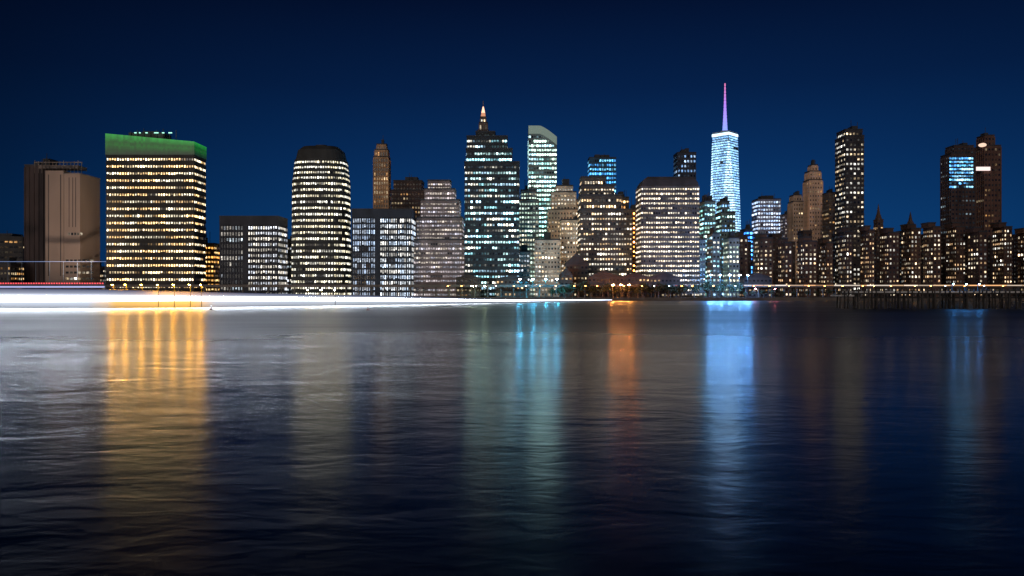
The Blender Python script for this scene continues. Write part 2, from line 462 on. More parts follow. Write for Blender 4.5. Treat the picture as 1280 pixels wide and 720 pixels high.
tower("green_window_block","mid rise block with dense pale green windows",700,24,[(648,673,250),(651,671,238)],
      ST(GREENW,b=.9,p=.85,fh=4.0,bw=2.4,wf=.58,hf=.44,wall=(.35,.38,.33)),plant=1)
def curved_tower():
    Y=780; d=24
    st=ST([(.42,.9,.85),(.7,1,.85),(.5,.85,.95)],b=2.4,p=.95,fh=4.4,bw=2.6,wf=.7,hf=.44,wall=(.3,.38,.36),run=.3,var=.55)
    x0=X(660,Y+d); x1=X(696,Y)
    top=lambda x: Z(158,Y)-(Z(158,Y)-Z(172,Y))*max(0,min(1,((x-x0)/(x1-x0)-.4)/.6))**1.3
    B=Building("slant_top_tower","pale green white office tower with slanted roofline","building",(x0+x1)/2,Y+d/2,st)
    prof=[(x0,GZ),(x1,GZ)]+[(x1+(x0-x1)*i/14, top(x1+(x0-x1)*i/14)) for i in range(15)]
    n=len(prof); V=[(p[0],Y,p[1]) for p in prof]+[(p[0],Y+d,p[1]) for p in prof]
    B.wall.V=V; B.wall.F=[tuple(range(n)),tuple(range(2*n-1,n-1,-1))]+[(i,n+i,n+(i+1)%n,(i+1)%n) for i in range(n)]
    B.panel((x0,Y,GZ),(x1,Y,GZ),(x1,Y,Z(157,Y)),(x0,Y,Z(157,Y)),keep=lambda q:q[2].z<top(q[2].x)-8 and q[3].z<top(q[3].x)-8)
    B.panel((x0,Y+d,GZ),(x0,Y,GZ),(x0,Y,Z(168,Y)),(x0,Y+d,Z(168,Y)))
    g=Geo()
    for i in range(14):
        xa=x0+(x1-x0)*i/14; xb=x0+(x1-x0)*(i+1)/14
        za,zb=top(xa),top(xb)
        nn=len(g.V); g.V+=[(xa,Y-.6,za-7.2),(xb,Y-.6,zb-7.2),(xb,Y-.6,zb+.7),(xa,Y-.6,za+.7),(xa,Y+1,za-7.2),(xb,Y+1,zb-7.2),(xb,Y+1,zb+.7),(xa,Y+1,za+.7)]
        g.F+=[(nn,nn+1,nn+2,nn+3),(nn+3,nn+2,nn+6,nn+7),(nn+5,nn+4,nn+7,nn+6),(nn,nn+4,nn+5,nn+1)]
    part("crown",B.rt,g.V,g.F,emit_mat((.6,.85,.68),.2,'NONE'),label="solid pale grey green crown given a faint glow")  # the crown's lit look is put in as faint emission
    B.finish()
curved_tower()
tower("masonry_building","beige stone slab building with warm lit windows",740,22,[(684,723,262),(688,720,240),(694,716,232)],
      ST(CREAM,b=.8,p=.5,fh=4.2,bw=2.8,wf=.42,hf=.4,wall=(.85,.68,.5)),plant=1)
tower("blue_tower","distant glass tower with cyan blue lit floors",1300,26,[(735,770,197)],
      ST([(.08,.42,1),(.2,.65,1)],b=1.3,p=.75,fh=7,bw=4,wf=.65,hf=.5,wall=(.05,.12,.2)),cap=60)
tower("stepped_office_block","dark stepped office block with cream windows",655,28,[(722,790,262),(723,777,244),(724,768,232),(725,757,221)],
      ST([(1,.68,.36),(1,.82,.58),(1,.92,.76)],b=1.3,p=.68,fh=4.2,bw=2.2,wf=.56,hf=.38,wall=(.1,.08,.06),run=.4),plant=0)
tower("rear_tower","slim tower with orange lit windows behind brown block",760,20,[(768,786,247)],ST([(1,.42,.12),(1,.55,.22)],b=2.0,p=.7,fh=5,bw=3,wf=.5,hf=.4,wall=(.12,.09,.07)))
tower("added_amber_block","narrow added block glowing orange to tint the water",690,20,[(779,798,262)],ST([(1,.3,.05),(1,.38,.1)],b=8,p=.8,fh=4.2,bw=2.6,wf=.42,hf=.34,wall=(.2,.11,.07)))  # block added for the orange streak on the water
def brown_broad():
    Y=640; d=26
    st=ST([(1,.82,.58),(1,.9,.72),(1,.86,.66)],b=1.45,p=.92,fh=3.9,bw=1.95,wf=.62,hf=.36,wall=(.13,.1,.085),run=.35,var=.6)
    x0,x1=fit(795,874,Y,d)
    B=Building("broad_office_tower","broad brown office tower with rounded dark top and lit bands","building",(x0+x1)/2,Y+d/2,st)
    R=lambda i:[(x0+i,Y+i*.3),(x1-i,Y+i*.3),(x1-i,Y+d-i),(x0+i,Y+d-i)]
    B.tier(R(0),GZ,Z(233,Y),parapet=False,top_blank=.2)
    g=Geo(); g.prism(R(.1),Z(233,Y)+.003,Z(228,Y),R(1)); g.prism(R(1),Z(228,Y)+.003,Z(224,Y),R(2.6)); g.prism(R(2.6),Z(224,Y)+.003,Z(220.5,Y),R(5.5))
    part("roof_cap",B.rt,g.V,g.F,wall_mat((.06,.045,.04)))
    B.finish()
brown_broad()
tower("blue_tower","distant tower with blue white window grid",1000,24,[(842,870,191)],ST([(.3,.55,1),(.5,.7,1)],b=.6,p=.6,fh=6,bw=4,wf=.5,hf=.45,wall=(.05,.06,.09)),cap=60)
tower("teal_tower","mid rise with teal green lit floors",690,22,[(873,894,252)],ST([(.3,.78,.7),(.55,.95,.8),(.35,.75,.95)],b=1.7,p=.88,fh=3.9,bw=2.3,wf=.62,hf=.44,wall=(.22,.28,.26)))
tower("dark_mid_rise","dark mid rise tower with scattered pale green windows",720,22,[(894,919,266),(896,912,252)],ST([(.35,.75,.8),(.6,.9,.8),(.25,.55,1)],b=1.5,p=.6,fh=4.0,bw=2.4,wf=.52,hf=.42,wall=(.13,.15,.15)))

def tall_tower():
    Y=1600; cx=X(911,Y); hw=.0178*Y; cy=Y+hw
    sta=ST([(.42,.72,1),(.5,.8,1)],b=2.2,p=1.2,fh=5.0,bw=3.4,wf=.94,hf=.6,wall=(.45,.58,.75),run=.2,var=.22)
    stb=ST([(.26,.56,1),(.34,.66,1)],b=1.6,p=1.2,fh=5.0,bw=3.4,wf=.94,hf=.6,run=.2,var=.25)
    B=Building("tapering_glass_tower","tall tapering glass tower glowing ice blue with lit mast","skyscraper",cx,cy,sta)
    z0=GZ; z1=Z(166,Y)
    Bc=[(cx-hw,cy-hw),(cx+hw,cy-hw),(cx+hw,cy+hw),(cx-hw,cy+hw)]
    Tc=[(cx,cy-hw*.98),(cx+hw*.9,cy),(cx,cy+hw*.98),(cx-hw*.9,cy)]
    g=B.wall
    g.V=[(*p,z0) for p in Bc]+[(*p,z1) for p in Tc]
    for i in range(4):
        j=(i+1)%4; g.F+=[(i,j,4+i),(4+i,j,4+j)]
    g.F.append((4,5,6,7))
    L_=lambda a,b,t:(a[0]*(1-t)+b[0]*t,a[1]*(1-t)+b[1]*t)
    nf=int((z1-z0)/5.0)
    for k in range(nf):
        t0,t1=k/nf,(k+1)/nf; za,zb=z0+(z1-z0)*t0,z0+(z1-z0)*t1
        for i in range(4):
            j=(i+1)%4
            if i==2: continue
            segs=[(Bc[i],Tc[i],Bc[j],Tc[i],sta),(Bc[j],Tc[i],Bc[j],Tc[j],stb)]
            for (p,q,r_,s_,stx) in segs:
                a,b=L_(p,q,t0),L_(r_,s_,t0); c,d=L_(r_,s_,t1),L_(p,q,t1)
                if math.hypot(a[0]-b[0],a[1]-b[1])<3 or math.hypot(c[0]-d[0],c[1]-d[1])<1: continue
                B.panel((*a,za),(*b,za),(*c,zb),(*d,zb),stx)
    B.roof.prism(Tc,z1+.01,z1+5); 
    B.roof.prism(circle(cx,cy,9,16),z1+6,z1+9)
    B.finish(None,(.5,.6,.75))
    g=Geo(); g.prism(offset_poly(Tc,.8),z1-3,z1+1.8); 
    part("roof_light_band",B.rt,g.V,g.F,emit_mat((.65,.9,1),2.2,'NONE'))
    g=Geo(); H0=z1+9; H1=Z(99,Y); n=14
    c0,c1,c2=(.3,.42,1.3),(.5,.26,1.1),(1.0,.24,.48)
    lp=lambda a,b,t:tuple(a[i]*(1-t)+b[i]*t for i in range(3))
    for i in range(n):
        t0,t1=i/n,(i+1)/n
        c=lp(c0,c1,t0*2) if t0<.5 else lp(c1,c2,t0*2-1)
        r0=4.2*(1-t0)**1.5+1.2; r1=4.2*(1-t1)**1.5+1.2
        g.prism(circle(cx,cy,r0,8),H0+(H1-H0)*t0,H0+(H1-H0)*(t1-.012),circle(cx,cy,r1,8),c=c)
    part("mast",B.rt,g.V,g.F,glow_mat(),g.C,label="lit mast fading blue to pink")
tall_tower()

tower("white_lit_block","mid rise block glowing blue white",1050,26,[(940,976,249)],ST([(.5,.68,1),(.75,.85,1)],b=1.2,p=.95,fh=5.0,bw=3.4,wf=.65,hf=.5,wall=(.3,.3,.42),var=.5),cap=80)
tower("added_blue_block","small added block glowing blue to tint the water",800,20,[(925,941,287)],ST([(.04,.25,1),(.08,.36,1)],b=7.0,p=.9,fh=4.2,bw=3,wf=.7,hf=.5,wall=(.04,.08,.2)))  # block added as a source for the blue streak on the water
tower("stone_tower","brown stone tower with narrow windows",950,18,[(985,1004,252),(987,1002,244)],ST(WARM,b=.4,p=.3,fh=5,bw=3.2,wf=.4,hf=.4,wall=(.3,.2,.13),piers=True,bands=False),cap=60,wallcol=(.55,.38,.26))
tower("stone_tower","taller brown stone tower with domed stepped crown",960,20,[(1004,1028,225),(1006,1026,214),(1010,1022,206)],ST(WARM,b=.3,p=.15,fh=5,bw=3.4,wf=.35,hf=.4,wall=(.32,.2,.13),piers=True,bands=False),wallcol=(.85,.56,.38),cap=60)
tower("stone_tower","short brown tower with few lit windows",900,18,[(1028,1044,241)],ST(WARM,b=.4,p=.3,fh=5,bw=3,wf=.5,hf=.4,wall=(.32,.22,.15)),cap=60)
tower("residential_tower","tall dark apartment tower with dotted cream windows",760,24,[(1044,1080,170),(1046,1078,162)],ST(CREAM,b=.9,p=.6,fh=4.6,bw=3.4,wf=.48,hf=.4,wall=(.06,.05,.05),run=.8))
for (c,w,yt,ys) in ((1098,12,275,254),(1138,14,282,264)):
    Y=880
    B,(a,b,y0,y1,z)=tower("spired_tower","dark stone tower with steep pointed roof",Y,10,[(c-w/2,c+w/2,yt)],ST(WARM,b=.3,p=.2,fh=5,bw=3,wall=(.12,.07,.05)),plant=0,cap=30,finish=False)
    P4=[(a,y0),(b,y0),(b,y1),(a,y1)]; m=((a+b)/2,(y0+y1)/2)
    B.roof.prism(offset_poly(P4,-1),z+1.01,Z((yt+ys)/2+3,Y),[(m[0]+(p[0]-m[0])*.45,m[1]+(p[1]-m[1])*.45) for p in P4])
    B.roof.prism([(m[0]+(p[0]-m[0])*.4,m[1]+(p[1]-m[1])*.4) for p in P4],Z((yt+ys)/2+3,Y)+.01,Z(ys,Y),[(m[0]+(p[0]-m[0])*.03,m[1]+(p[1]-m[1])*.03) for p in P4])
    B.finish(None,(.12,.07,.05))
def east_pair():
    Y=900
    B,_=tower("blue_screen_tower","dark tower with cyan lit upper floors",Y,22,[(1176,1219,192),(1182,1217,182)],ST([(.5,.7,.8),(.8,.8,.8)],b=.22,p=.12,fh=5,bw=3.6,wf=.5,hf=.4,wall=(.1,.06,.055),piers=True,bands=False),finish=False,plant=1)
    x0=X(1186,Y); x1=X(1216,Y); y=Y-.8
    B.panel((x0,y,Z(236,Y)),(x1,y,Z(236,Y)),(x1,y,Z(196,Y)),(x0,y,Z(196,Y)),ST([(.1,.42,.75),(.28,.65,.95),(.08,.32,.75)],b=1.8,p=.85,fh=4.0,bw=2.8,wf=.84,hf=.5))
    B.finish((.085,.05,.045))
    B,(a,b,y0,y1,z)=tower("brown_slab_tower","dark brown slab tower with bright round roof light",Y+40,20,[(1218,1251,182),(1221,1243,169)],ST(WARM,b=.2,p=.05,fh=6,bw=4,wf=.5,hf=.4,wall=(.16,.08,.05),piers=True,bands=False),finish=False,plant=1)
    B.finish((.15,.075,.055))
    Y2=Y+37
    g=Geo(); c=(X(1229,Y2),Z(181,Y2)); n=16
    g.V=[(c[0]+math.cos(2*math.pi*i/n)*4,Y2,c[1]+math.sin(2*math.pi*i/n)*2.2) for i in range(n)]+[(c[0]+math.cos(2*math.pi*i/n)*4,Y2+3,c[1]+math.sin(2*math.pi*i/n)*2.2) for i in range(n)]
    g.F=[tuple(range(n))]+[(i,n+i,n+(i+1)%n,(i+1)%n) for i in range(n)]
    part("sign_light",B.rt,g.V,g.F,emit_mat((1,.68,.5),1.1,'NONE'))
    g=Geo(); g.box(X(1221,Y2),X(1238,Y2),Y2,Y2+2,Z(213,Y2),Z(208.5,Y2)); part("sign_light",B.rt,g.V,g.F,emit_mat((1,.8,.75),1.2,'NONE'))
east_pair()

xs=918; k=0
while xs<1330:
    w=rng.choice([17,20,22,24]); Y=670+rng.choice([0,14,28]); yt=288+rng.choice([-4,-2,0,2,3])
    if xs<1040: yt+=8+rng.choice([0,6,14]); 
    tower("brick_housing_block","brown brick housing block with cream lit windows",Y,16,[(xs,xs+w,yt),(xs+w*.3,xs+w*.7,yt-5)],
          ST(CREAM+[(1,.62,.32)],b=.9,p=.48,fh=3.8,bw=rng.choice([2.8,3.2,3.8]),wf=.4,hf=.45,wall=(.12,.06,.04),run=.8),group="brick housing blocks along the shore",cap=40,plant=0,tank=(k%3==0),wallcol=rng.choice([(.09,.045,.035),(.07,.04,.035),(.12,.06,.04)]))
    xs+=w+rng.choice([3,7,11]); k+=1
xs=925
while xs<1330:
    w=rng.choice([14,18,26]); Y=790
    tower("brick_housing_block","dark brick housing block further inland",Y,16,[(xs,xs+w,297+rng.choice([-8,-4,0,6]))],
          ST(CREAM,b=.3,p=.12,fh=3.9,bw=3.6,wf=.38,hf=.42,wall=(.1,.05,.035),run=.8),group="inland housing blocks",cap=20,plant=0,wallcol=(.055,.03,.025))
    xs+=w+rng.choice([-1,3])
for (a,b,yt,Y,pal,bb,wc) in ((670,690,262,820,GREENW,.6,(.55,.5,.42)),(700,730,275,700,CREAM,.8,(.85,.66,.46)),(706,724,250,860,WARM,.5,(.7,.52,.36)),
        (668,700,300,680,CREAM,.7,(.75,.6,.46)),(640,662,315,690,WHITE,.7,(.4,.4,.38)),
        (868,882,300,640,TEAL,.8,(.2,.24,.24)),(884,900,292,660,TEAL,1.3,(.18,.2,.2)),(572,590,296,720,WARM,.5,(.4,.29,.2)),
        (355,372,300,700,WHITE,.4,(.1,.1,.11)),(975,990,268,1000,LILAC,.5,(.3,.24,.26)),(1075,1092,300,760,CREAM,.4,(.14,.09,.07)),
        (904,924,298,655,GREENW,.9,(.28,.3,.27)),(258,276,322,720,WARM,.8,(.3,.18,.08)),(430,444,310,720,WARM,.4,(.12,.09,.08)),(757,775,270,760,WHITE,.5,(.3,.26,.23)),
        (0,30,330,655,WARM,.5,(.07,.06,.06)),(112,136,334,700,CREAM,.6,(.12,.1,.08))):
    tower("mid_rise_building","mid rise city building with mixed lit windows",Y,18,[(a,b,yt)],ST(pal,b=bb,p=.6,fh=4.0,bw=2.6,wf=.5,hf=.42,wall=wc),cap=50,plant=1,group="mid rise buildings filling the skyline")

def shed(b0,b1,yt,yr,Y,lab):
    x0,x1=X(b0,Y),X(b1,Y); ze,zr=Z(yt,Y),Z(yr,Y); d=14
    st=ST(WARM,b=.5,p=.3,fh=4,bw=3,wf=.5,hf=.35,wall=(.16,.09,.06),bands=False)
    B=Building("waterfront_shed",lab,"building",(x0+x1)/2,Y+d/2,st,group="waterfront sheds",cap=40)
    B.tier([(x0,Y),(x1,Y),(x1,Y+d),(x0,Y+d)],GZ,ze,parapet=False,top_blank=.6)
    m=(x0+x1)/2
    B.roof.V=[(x0-.5,Y-.5,ze+.01),(x1+.5,Y-.5,ze+.01),(m,Y-.5,zr),(x0-.5,Y+d+.5,ze+.01),(x1+.5,Y+d+.5,ze+.01),(m,Y+d+.5,zr)]
    B.roof.F=[(0,1,2),(5,4,3),(1,4,5,2),(0,2,5,3),(0,3,4,1)]
    B.finish((.07,.045,.035),(.05,.032,.027))
for s_ in ((700,716,344,335,612,"dark brown gabled shed on the quay"),(707,735,330,316,628,"tall brown gabled market hall roof"),(735,775,346,338,612,"long low gabled pier shed"),
           (775,812,346,341,612,"long low gabled pier shed"),(812,850,347,340,612,"long low gabled pier shed"),(930,965,347,341,612,"low gabled shed under trees"),
           (570,600,347,343,612,"low gabled shed on the quay"),(620,660,348,344,612,"low gabled shed on the quay")):
    shed(*s_)

def trail_canopy():  # made-up canopy; its roof line stands in for a ferry's mast light trail
    Y=580.5; x0,x1=X(-60,Y),X(131,Y); zt=Z(326,Y)
    rt=root("mast_trail_canopy","added slender canopy standing in for a blue ferry mast light trail with red lamps","canopy",((x0+x1)/2,Y+6,GZ))
    g=Geo()
    for i in range(12):
        x=x0+(x1-x0)*i/11; g.box(x-.12,x+.12,Y+.4,Y+.64,GZ+.01,zt-.7)
    part("column",rt,g.V,g.F,wall_mat((.2,.24,.3)))["kind"]="stuff"  # columns of the made-up canopy
    g=Geo(); g.box(x0-1,x1+1,Y,Y+5,zt-.7,zt-.5); part("roof",rt,g.V,g.F,wall_mat((.06,.08,.12)))  # roof of the made-up canopy
    g=Geo(); g.box(x0-1,x1+1,Y-.3,Y-.01,zt-.75,zt-.4); part("mast_light_trail",rt,g.V,g.F,emit_mat((.25,.42,.9),.5,'NONE'))
    g=Geo(); g.box(x0,x1,Y-.19,Y+.3,Z(357,Y),Z(353,Y)-.3); part("added_low_wall",rt,g.V,g.F,wall_mat((.1,.1,.13)))
    g=Geo()
    for i in range(60):
        x=x0+(x1-x0)*i/60; g.box(x,x+.9,Y-.4,Y-.2,Z(355,Y),Z(353.4,Y))
    part("red_light_row",rt,g.V,g.F,emit_mat((1,.06,.08),1.6,'NONE'))
    g=Geo(); g.box(x0,x1,Y-.5,Y-.25,Z(359.6,Y),Z(357.6,Y)); part("lilac_light",rt,g.V,g.F,emit_mat((.5,.55,1),.8,'NONE'))
trail_canopy()

def trail():  # made-up lit structure shaped after the light trail of a passing ferry
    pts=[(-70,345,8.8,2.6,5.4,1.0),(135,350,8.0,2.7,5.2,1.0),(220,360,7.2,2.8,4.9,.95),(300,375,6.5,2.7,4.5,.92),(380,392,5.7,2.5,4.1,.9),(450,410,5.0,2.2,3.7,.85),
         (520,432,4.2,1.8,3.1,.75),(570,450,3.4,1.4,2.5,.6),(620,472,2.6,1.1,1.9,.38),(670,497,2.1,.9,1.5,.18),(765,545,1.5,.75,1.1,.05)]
    rt=root("light_trail","added long glowing form standing in for a ferry light streak","trail",(X(300,375),376,0))
    dense=[]
    for p,q in zip(pts,pts[1:]):
        for i in range(8):
            t=i/8; dense.append(tuple(p[k]*(1-t)+q[k]*t for k in range(6)))
    dense.append(pts[-1])
    D=[(X(p[0],p[1]),p[1],p[2],p[3],p[4],p[5],p[0]) for p in dense]
    hull=Geo(); skirt=Geo(); core=Geo(); glass=Geo(); roof=Geo(); post=Geo()  # hull, glass, roof and post all belong to the made-up light streak
    sc=lambda c,k:tuple(x*k for x in c)
    def amb(b):   # share of amber glow painted into the lower part of the streak
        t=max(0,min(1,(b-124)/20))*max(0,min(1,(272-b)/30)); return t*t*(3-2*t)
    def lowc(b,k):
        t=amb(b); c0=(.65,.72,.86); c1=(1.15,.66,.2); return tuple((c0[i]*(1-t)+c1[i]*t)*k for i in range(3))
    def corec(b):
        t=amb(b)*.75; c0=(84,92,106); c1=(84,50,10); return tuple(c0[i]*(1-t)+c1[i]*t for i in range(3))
    for p,q in zip(D,D[1:]):
        w=4
        n=len(hull.V)
        hull.V+=[(p[0],p[1]-.5,-.4),(q[0],q[1]-.5,-.4),(q[0],q[1]-.5,.1),(p[0],p[1]-.5,.1),(p[0],p[1]+w,.1),(q[0],q[1]+w,.1)]
        hull.F+=[(n,n+1,n+2,n+3),(n+3,n+2,n+5,n+4)]
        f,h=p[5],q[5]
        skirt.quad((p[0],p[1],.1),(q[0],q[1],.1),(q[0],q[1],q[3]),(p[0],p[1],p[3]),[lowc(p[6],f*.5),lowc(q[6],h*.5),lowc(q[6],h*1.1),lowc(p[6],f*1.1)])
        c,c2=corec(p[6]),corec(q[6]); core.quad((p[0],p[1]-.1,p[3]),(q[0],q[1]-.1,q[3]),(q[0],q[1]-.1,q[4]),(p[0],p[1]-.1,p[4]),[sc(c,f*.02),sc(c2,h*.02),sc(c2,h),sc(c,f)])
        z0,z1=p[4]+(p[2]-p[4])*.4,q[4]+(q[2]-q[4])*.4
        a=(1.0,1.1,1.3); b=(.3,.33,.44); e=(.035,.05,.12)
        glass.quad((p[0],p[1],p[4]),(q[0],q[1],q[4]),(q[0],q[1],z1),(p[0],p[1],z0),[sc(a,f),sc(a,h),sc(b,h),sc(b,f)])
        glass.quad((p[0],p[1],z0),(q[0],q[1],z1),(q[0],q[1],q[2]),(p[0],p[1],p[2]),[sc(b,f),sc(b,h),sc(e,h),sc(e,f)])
        n=len(roof.V)
        roof.V+=[(p[0],p[1]-.3,p[2]),(q[0],q[1]-.3,q[2]),(q[0],q[1]+w,q[2]),(p[0],p[1]+w,p[2]),(p[0],p[1]-.3,p[2]+.12),(q[0],q[1]-.3,q[2]+.12),(q[0],q[1]+w,q[2]+.12),(p[0],p[1]+w,p[2]+.12)]
        roof.F+=[(n,n+1,n+5,n+4),(n+4,n+5,n+6,n+7),(n+3,n+2,n+1,n)]
        post.box(p[0]-.06,p[0]+.06,p[1]+w-.2,p[1]+w,.1,p[2])
    part("streak_base",rt,hull.V,hull.F,wall_mat((.3,.3,.33)))
    part("streak_skirt",rt,skirt.V,skirt.F,glow_mat(),skirt.C,label="painted lower glow of the streak with amber section")
    part("streak_core",rt,core.V,core.F,glow_mat('AUTO',"strip"),core.C,label="brilliant white core of the ferry light streak")
    part("streak_haze",rt,glass.V,glass.F,glow_mat(),glass.C)
    part("roof",rt,roof.V,roof.F,wall_mat((.08,.08,.1)))  # top of the made-up light streak
    part("post",rt,post.V,post.F,wall_mat((.3,.3,.35)))["kind"]="stuff"  # posts of the made-up light streak
trail()

def highway():
    Y=600; x0,x1=X(-80,Y),X(1380,Y)
    rt=root("elevated_highway","long elevated waterfront highway with amber light line","highway",(0,Y+5,GZ))
    zd=Z(357,Y)
    g=Geo(); g.box(x0,x1,Y,Y+10,zd-1.2,zd); g.box(x0,x1,Y-.25,Y-.01,zd-.9,zd+.8); part("deck",rt,g.V,g.F,wall_mat((.16,.13,.11)))
    n=90
    g=Geo(); g.prism(circle(0,0,.55,8),0,zd-1.2-GZ); g0=mesh("column",g.V,g.F,wall_mat((.16,.13,.11)))
    for i in range(n):
        x=x0+(x1-x0)*(i+.5)/n
        o=bpy.data.objects.new("column",g0); o.parent=rt; o.location=(x-rt.location.x,-1,0); COL.objects.link(o)
    g=Geo(); r=random.Random(3); x=X(930,Y)
    while x<x1:
        w=r.uniform(3,14); k=r.uniform(.35,1.3); c=r.choice([(1,.5,.2),(1,.65,.36),(1,.78,.58),(1,.85,.7)])
        g.box(x,x+w,Y-.45,Y-.26,zd-.2,zd+.5,c=tuple(q*k for q in c)); x+=w+r.uniform(0,.5)
    x=X(560,Y)
    while x<X(930,Y):
        w=r.uniform(.5,2.5); k=r.uniform(.1,.8); c=r.choice([(1,.4,.12),(1,.5,.2),(1,.15,.08)])
        g.box(x,x+w,Y-.45,Y-.26,zd-.1,zd+.3,c=tuple(q*k for q in c)); x+=w+r.uniform(2,9)
    part("parapet_light",rt,g.V,g.F,glow_mat(),g.C)
highway()

# ---------------------------------------------------------------- street lamps & added lamps that tint the water
def lamp_meshes(key,col,s,h,r):
    g=Geo(); g.prism(circle(0,0,.16,6),0,h,circle(0,0,.09,6)); g.box(-.06,.06,-1.3,0,h-.12,h)
    post=mesh("post",g.V,g.F,wall_mat((.03,.03,.03)))
    g=Geo(); n=6
    g.prism(circle(0,-1.3,r*.6,n),h-r*1.0,h-r*.4,circle(0,-1.3,r,n))
    head=mesh("lamp_head",g.V,g.F,emit_mat(col,s))
    return post,head
def place_lamp(m,x,y,z,label,group,name="street_lamp"):
    rt=root(name,label,"street lamp",(x,y,z),group)
    for nm,me in zip(("post","lamp_head"),m):
        o=bpy.data.objects.new(nm,me); o.parent=rt; COL.objects.link(o)
amber=lamp_meshes("a",(1,.38,.08),30,9,.6); wht=lamp_meshes("w",(.8,.9,1),18,9,.5)
x=560
while x<1290:
    place_lamp(amber if rng.random()<.8 else wht,X(x,581),581+rng.random()*2,GZ,"amber street lamp on the quay edge","street lamps along the quay")
    x+=rng.uniform(13,30)
def tint_lamps(bearings,col,s,lab,r=.8,h=7,Y=579.6,z=GZ,grp="quay lamps added to colour the water"):  # lamps added to lay coloured streaks on the water
    m=lamp_meshes("f",col,s,h,r)
    for b in bearings: place_lamp(m,X(b,Y),Y,z,lab,grp,"tint_lamp")
tint_lamps((650,666,682,696),(.06,.55,.95),1500,"added teal lamp tinting the water",.8,14)
tint_lamps((888,900,912,924,934),(.14,.42,1),2600,"added blue lamp tinting the water",.8,17)
tint_lamps((766,776,786),(1,.32,.06),1200,"added orange lamp tinting the water",.8,10)
tint_lamps((590,606),(.6,.75,.35),450,"added yellow green lamp tinting the water",.8,9)
tint_lamps((944,968),(1,.2,.25),200,"added pink lamp tinting the water",.6)
tint_lamps((1190,1206,1222),(.06,.34,1),260,"added blue pier lamp tinting the water",.42,3.2,338,Z(364,335),"pier lamps added to colour the water")  # added for the blue streak in front of the pier
tint_lamps((142,158,178,198,218,238,252),(1,.4,.01),2600,"added amber lamp tinting the water",.42,10.2,356,.2,"lamps added for the amber water streak")  # added for the amber streak below the office tower
tint_lamps((385,402,419),(1,.76,.28),420,"added cream lamp tinting the water",.42,7.8,398,.2,"lamps added for the cream water streak")

# ---------------------------------------------------------------- trees
def leaf_mat():
    m=bpy.data.materials.new("foliage"); nt,N,L,P=nodes_of(m)
    geo=N.new("ShaderNodeNewGeometry"); n=N.new("ShaderNodeTexNoise"); n.inputs["Scale"].default_value=.6
    L.new(geo.outputs["Position"],n.inputs["Vector"]); cr=N.new("ShaderNodeValToRGB")
    cr.color_ramp.elements[0].color=(.02,.03,.01,1); cr.color_ramp.elements[1].color=(.07,.07,.03,1)
    L.new(n.outputs[0],cr.inputs[0]); L.new(cr.outputs[0],P.inputs["Base Color"]); P.inputs["Roughness"].default_value=.8
    return m
LM=leaf_mat(); BM=wall_mat((.06,.045,.035))
tv=[]
for v in range(4):
    r=random.Random(v+40); g=Geo(); H=r.uniform(7,10)
    g.prism(circle(0,0,.35,7),0,H*.5,circle(.1,0,.2,7))
    limbs=[]
    for i in range(6):
        a=r.uniform(0,6.28); z0=H*r.uniform(.3,.5); l=H*r.uniform(.2,.38); ex,ey,ez=math.cos(a)*l*.8,math.sin(a)*l*.8,z0+l*.9
        n=len(g.V); g.V+=[(.1,0,z0),(-.06,.1,z0),(-.06,-.1,z0),(ex+.03,ey,ez),(ex-.03,ey+.04,ez),(ex-.03,ey-.04,ez)]
        g.F+=[(n,n+1,n+4,n+3),(n+1,n+2,n+5,n+4),(n+2,n,n+3,n+5)]; limbs.append((ex,ey,ez))
    tr=mesh("trunk",g.V,g.F,BM)
    g=Geo()
    for (ex,ey,ez) in limbs+[(0,0,H*.85)]:
        R=H*r.uniform(.16,.24)
        for i in range(90):
            d=Vector((r.gauss(0,1),r.gauss(0,1),r.gauss(0,.75))); d=d/d.length*R*r.random()**.45*1.1
            p=Vector((ex,ey,ez))+d; u=Vector((r.gauss(0,1),r.gauss(0,1),r.gauss(0,1))).normalized()*.3; w=u.cross(Vector((r.gauss(0,1),r.gauss(0,1),r.gauss(0,1)))).normalized()*.26
            g.quad(tuple(p-u),tuple(p-w),tuple(p+u),tuple(p+w))
    tv.append((tr,mesh("crown",g.V,g.F,LM)))
x=690
while x<1280:
    k=rng.randrange(4); Y=597 if x%2<1 else 594.5
    rt=root("tree","leafy street tree by the waterfront road","tree",(X(x,Y),Y,GZ),"trees along the waterfront")
    rt.rotation_euler=(0,0,rng.random()*6.28); s_=rng.uniform(.9,1.5) if x<930 else rng.uniform(.6,.85); rt.scale=(s_,s_,s_)
    for nm,me in zip(("trunk","crown"),tv[k]):
        o=bpy.data.objects.new(nm,me); o.parent=rt; COL.objects.link(o)
    x+=rng.uniform(6,13) if x<930 else rng.uniform(8,18)

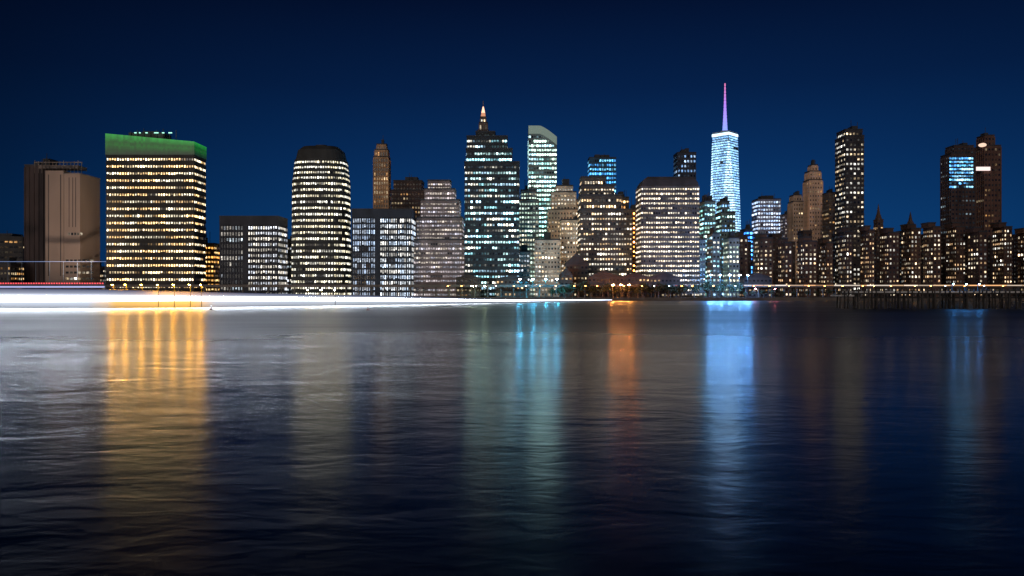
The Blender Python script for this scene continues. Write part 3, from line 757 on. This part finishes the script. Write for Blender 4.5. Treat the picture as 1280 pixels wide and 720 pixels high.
# ---------------------------------------------------------------- old timber pier
def pier():
    Y=335; x0,x1=X(1052,Y),X(1340,Y); zd=Z(364,Y)
    rt=root("timber_pier","old timber pier with pale deck on crowded dark piles","pier",(X(1180,Y),Y+8,0))
    wood=wall_mat((.07,.06,.055),.85,.8); dark=wall_mat((.03,.025,.022),.85,.8); pale=wall_mat((.6,.57,.55),.85,.8)
    g=Geo(); g.box(X(1072,Y),x1,Y,Y+16,zd-.7,zd); g.box(x0,X(1072,Y)-.01,Y+2,Y+12,zd-2.2,zd-1.6)
    part("deck",rt,g.V,g.F,pale)
    g=Geo(); g.box(X(1072,Y),x1,Y+.1,Y+16,zd-1.3,zd-.703); g.box(X(1075,Y),x1,Y-.3,Y-.01,zd-3.0,zd-2.5); part("beam",rt,g.V,g.F,dark)
    r=random.Random(9); variants=[]
    for k in range(5):
        g=Geo(); h=zd+[.2,1.0,-.9,1.6,.3][k]; g.prism(circle(0,0,.34,8),-1,h,circle(r.uniform(-.25,.25),0,.26,8)); variants.append(mesh("pile",g.V,g.F,wood if k%2 else dark))
    n=100
    for i in range(n):
        t=(i//2+.5)/(n/2); x=x0+(x1-x0)*t+r.uniform(-.6,.6)
        y=Y-.6+ (i%2)*r.choice([5,9,13])
        o=bpy.data.objects.new("pile",variants[r.randrange(5)]); o.parent=rt
        o.location=(x-rt.location.x,y-rt.location.y,0); o.rotation_euler=(r.uniform(-.03,.03),r.uniform(-.05,.05),r.random()*6); COL.objects.link(o)
    for i in range(22):
        a=x0+(x1-x0)*(i+.3)/23; 
        if i%3==2: continue
        w=3.2; xa,xb=(a,a+w) if i%2 else (a+w,a)
        part("brace",rt,[(xa-.15,Y-1.0,.6),(xa+.15,Y-1.0,.6),(xb+.15,Y-1.0,zd-1),(xb-.15,Y-1.0,zd-1)],[(0,1,2,3)],wood)
    g=Geo()
    for i in range(60):
        x=X(1080,Y)+(x1-X(1080,Y))*i/60; g.box(x,x+.12,Y+.1,Y+.22,zd+.003,zd+1.1)
    g.box(X(1080,Y),x1,Y+.08,Y+.24,zd+1.1,zd+1.2); part("railing",rt,g.V,g.F,wood)
pier()
for (b,Yb) in ((264,320),(460,310)):
    rt=root("buoy","small dark channel buoy floating on the river","buoy",(X(b,Yb),Yb,0),"channel buoys")
    g=Geo(); g.prism(circle(0,0,.7,12),-.3,.35,circle(0,0,.6,12)); g.prism(circle(0,0,.3,8),.35,1.3,circle(0,0,.1,8)); 
    g.V=[(v[0]+rt.location.x,v[1]+rt.location.y,v[2]) for v in g.V]
    part("float",rt,g.V,g.F,wall_mat((.2,.05,.04)))
    g=Geo(); g.prism(circle(rt.location.x,rt.location.y,.14,8),1.303,1.6); part("lamp",rt,g.V,g.F,emit_mat((.8,.9,1),4,'NONE'))

# ---------------------------------------------------------------- lights
def spot(name,loc,target,col,e,size,blend=.6):
    l=bpy.data.lights.new(name,'SPOT'); l.energy=e; l.color=col; l.spot_size=math.radians(size); l.spot_blend=blend; l.shadow_soft_size=1.5
    o=bpy.data.objects.new(name,l); o.location=loc; d=Vector(target)-Vector(loc); o.rotation_euler=d.to_track_quat('-Z','Y').to_euler(); COL.objects.link(o)
spot("facade_fill_spot",(X(108,560),540,14),(X(98,640),640,62),(1,.78,.62),250000,52,.9)  # unseen spot added over the river to brighten the tan tower
sun=bpy.data.lights.new("city_glow_sun",'SUN'); sun.energy=.56; sun.color=(1,.87,.76); sun.angle=math.radians(15)
so=bpy.data.objects.new("city_glow_sun",sun); so.rotation_euler=(math.radians(76),0,math.radians(-18)); COL.objects.link(so)

# ---------------------------------------------------------------- world
w=bpy.data.worlds.new("World"); scene.world=w; w.use_nodes=True
nt=w.node_tree; N=nt.nodes; L=nt.links; bg=N["Background"]
tc=N.new("ShaderNodeTexCoord"); sp=N.new("ShaderNodeSeparateXYZ"); L.new(tc.outputs["Generated"],sp.inputs[0])
cr=N.new("ShaderNodeValToRGB"); e=cr.color_ramp.elements
e[0].position=0; e[0].color=(.004,.054,.19,1); e[1].position=1; e[1].color=(.0001,.0006,.002,1)
for p,c in ((.08,(.0036,.044,.162)),(.16,(.0026,.0275,.112)),(.24,(.0018,.0145,.064)),(.34,(.001,.0055,.027)),(.5,(.0003,.0010,.005))):
    q=e.new(p); q.color=(*c,1)
L.new(sp.outputs["Z"],cr.inputs[0])
ma=N.new("ShaderNodeMath"); ma.operation='SUBTRACT'; ma.inputs[1].default_value=.14; L.new(sp.outputs["X"],ma.inputs[0])
mb=N.new("ShaderNodeMath"); mb.operation='MULTIPLY'; L.new(ma.outputs[0],mb.inputs[0]); L.new(ma.outputs[0],mb.inputs[1])
mc=N.new("ShaderNodeMath"); mc.operation='MULTIPLY_ADD'; mc.inputs[1].default_value=-1.4; mc.inputs[2].default_value=1.0; L.new(mb.outputs[0],mc.inputs[0])
md=N.new("ShaderNodeMath"); md.operation='MAXIMUM'; md.inputs[1].default_value=.3; L.new(mc.outputs[0],md.inputs[0])
L.new(cr.outputs[0],bg.inputs["Color"]); L.new(md.outputs[0],bg.inputs["Strength"])

# ---------------------------------------------------------------- camera
cd=bpy.data.cameras.new("camera"); cam=bpy.data.objects.new("camera",cd); COL.objects.link(cam)
cd.sensor_width=36; cd.lens=28.125; cd.clip_end=20000; cd.clip_start=.5
cam.location=(0,0,CAMZ); cam.rotation_euler=(math.radians(90),0,0)
cd.shift_y=(362-360)/1280.0
scene.camera=cam
scene.view_settings.view_transform='Standard'; scene.view_settings.look='None'; scene.view_settings.exposure=0
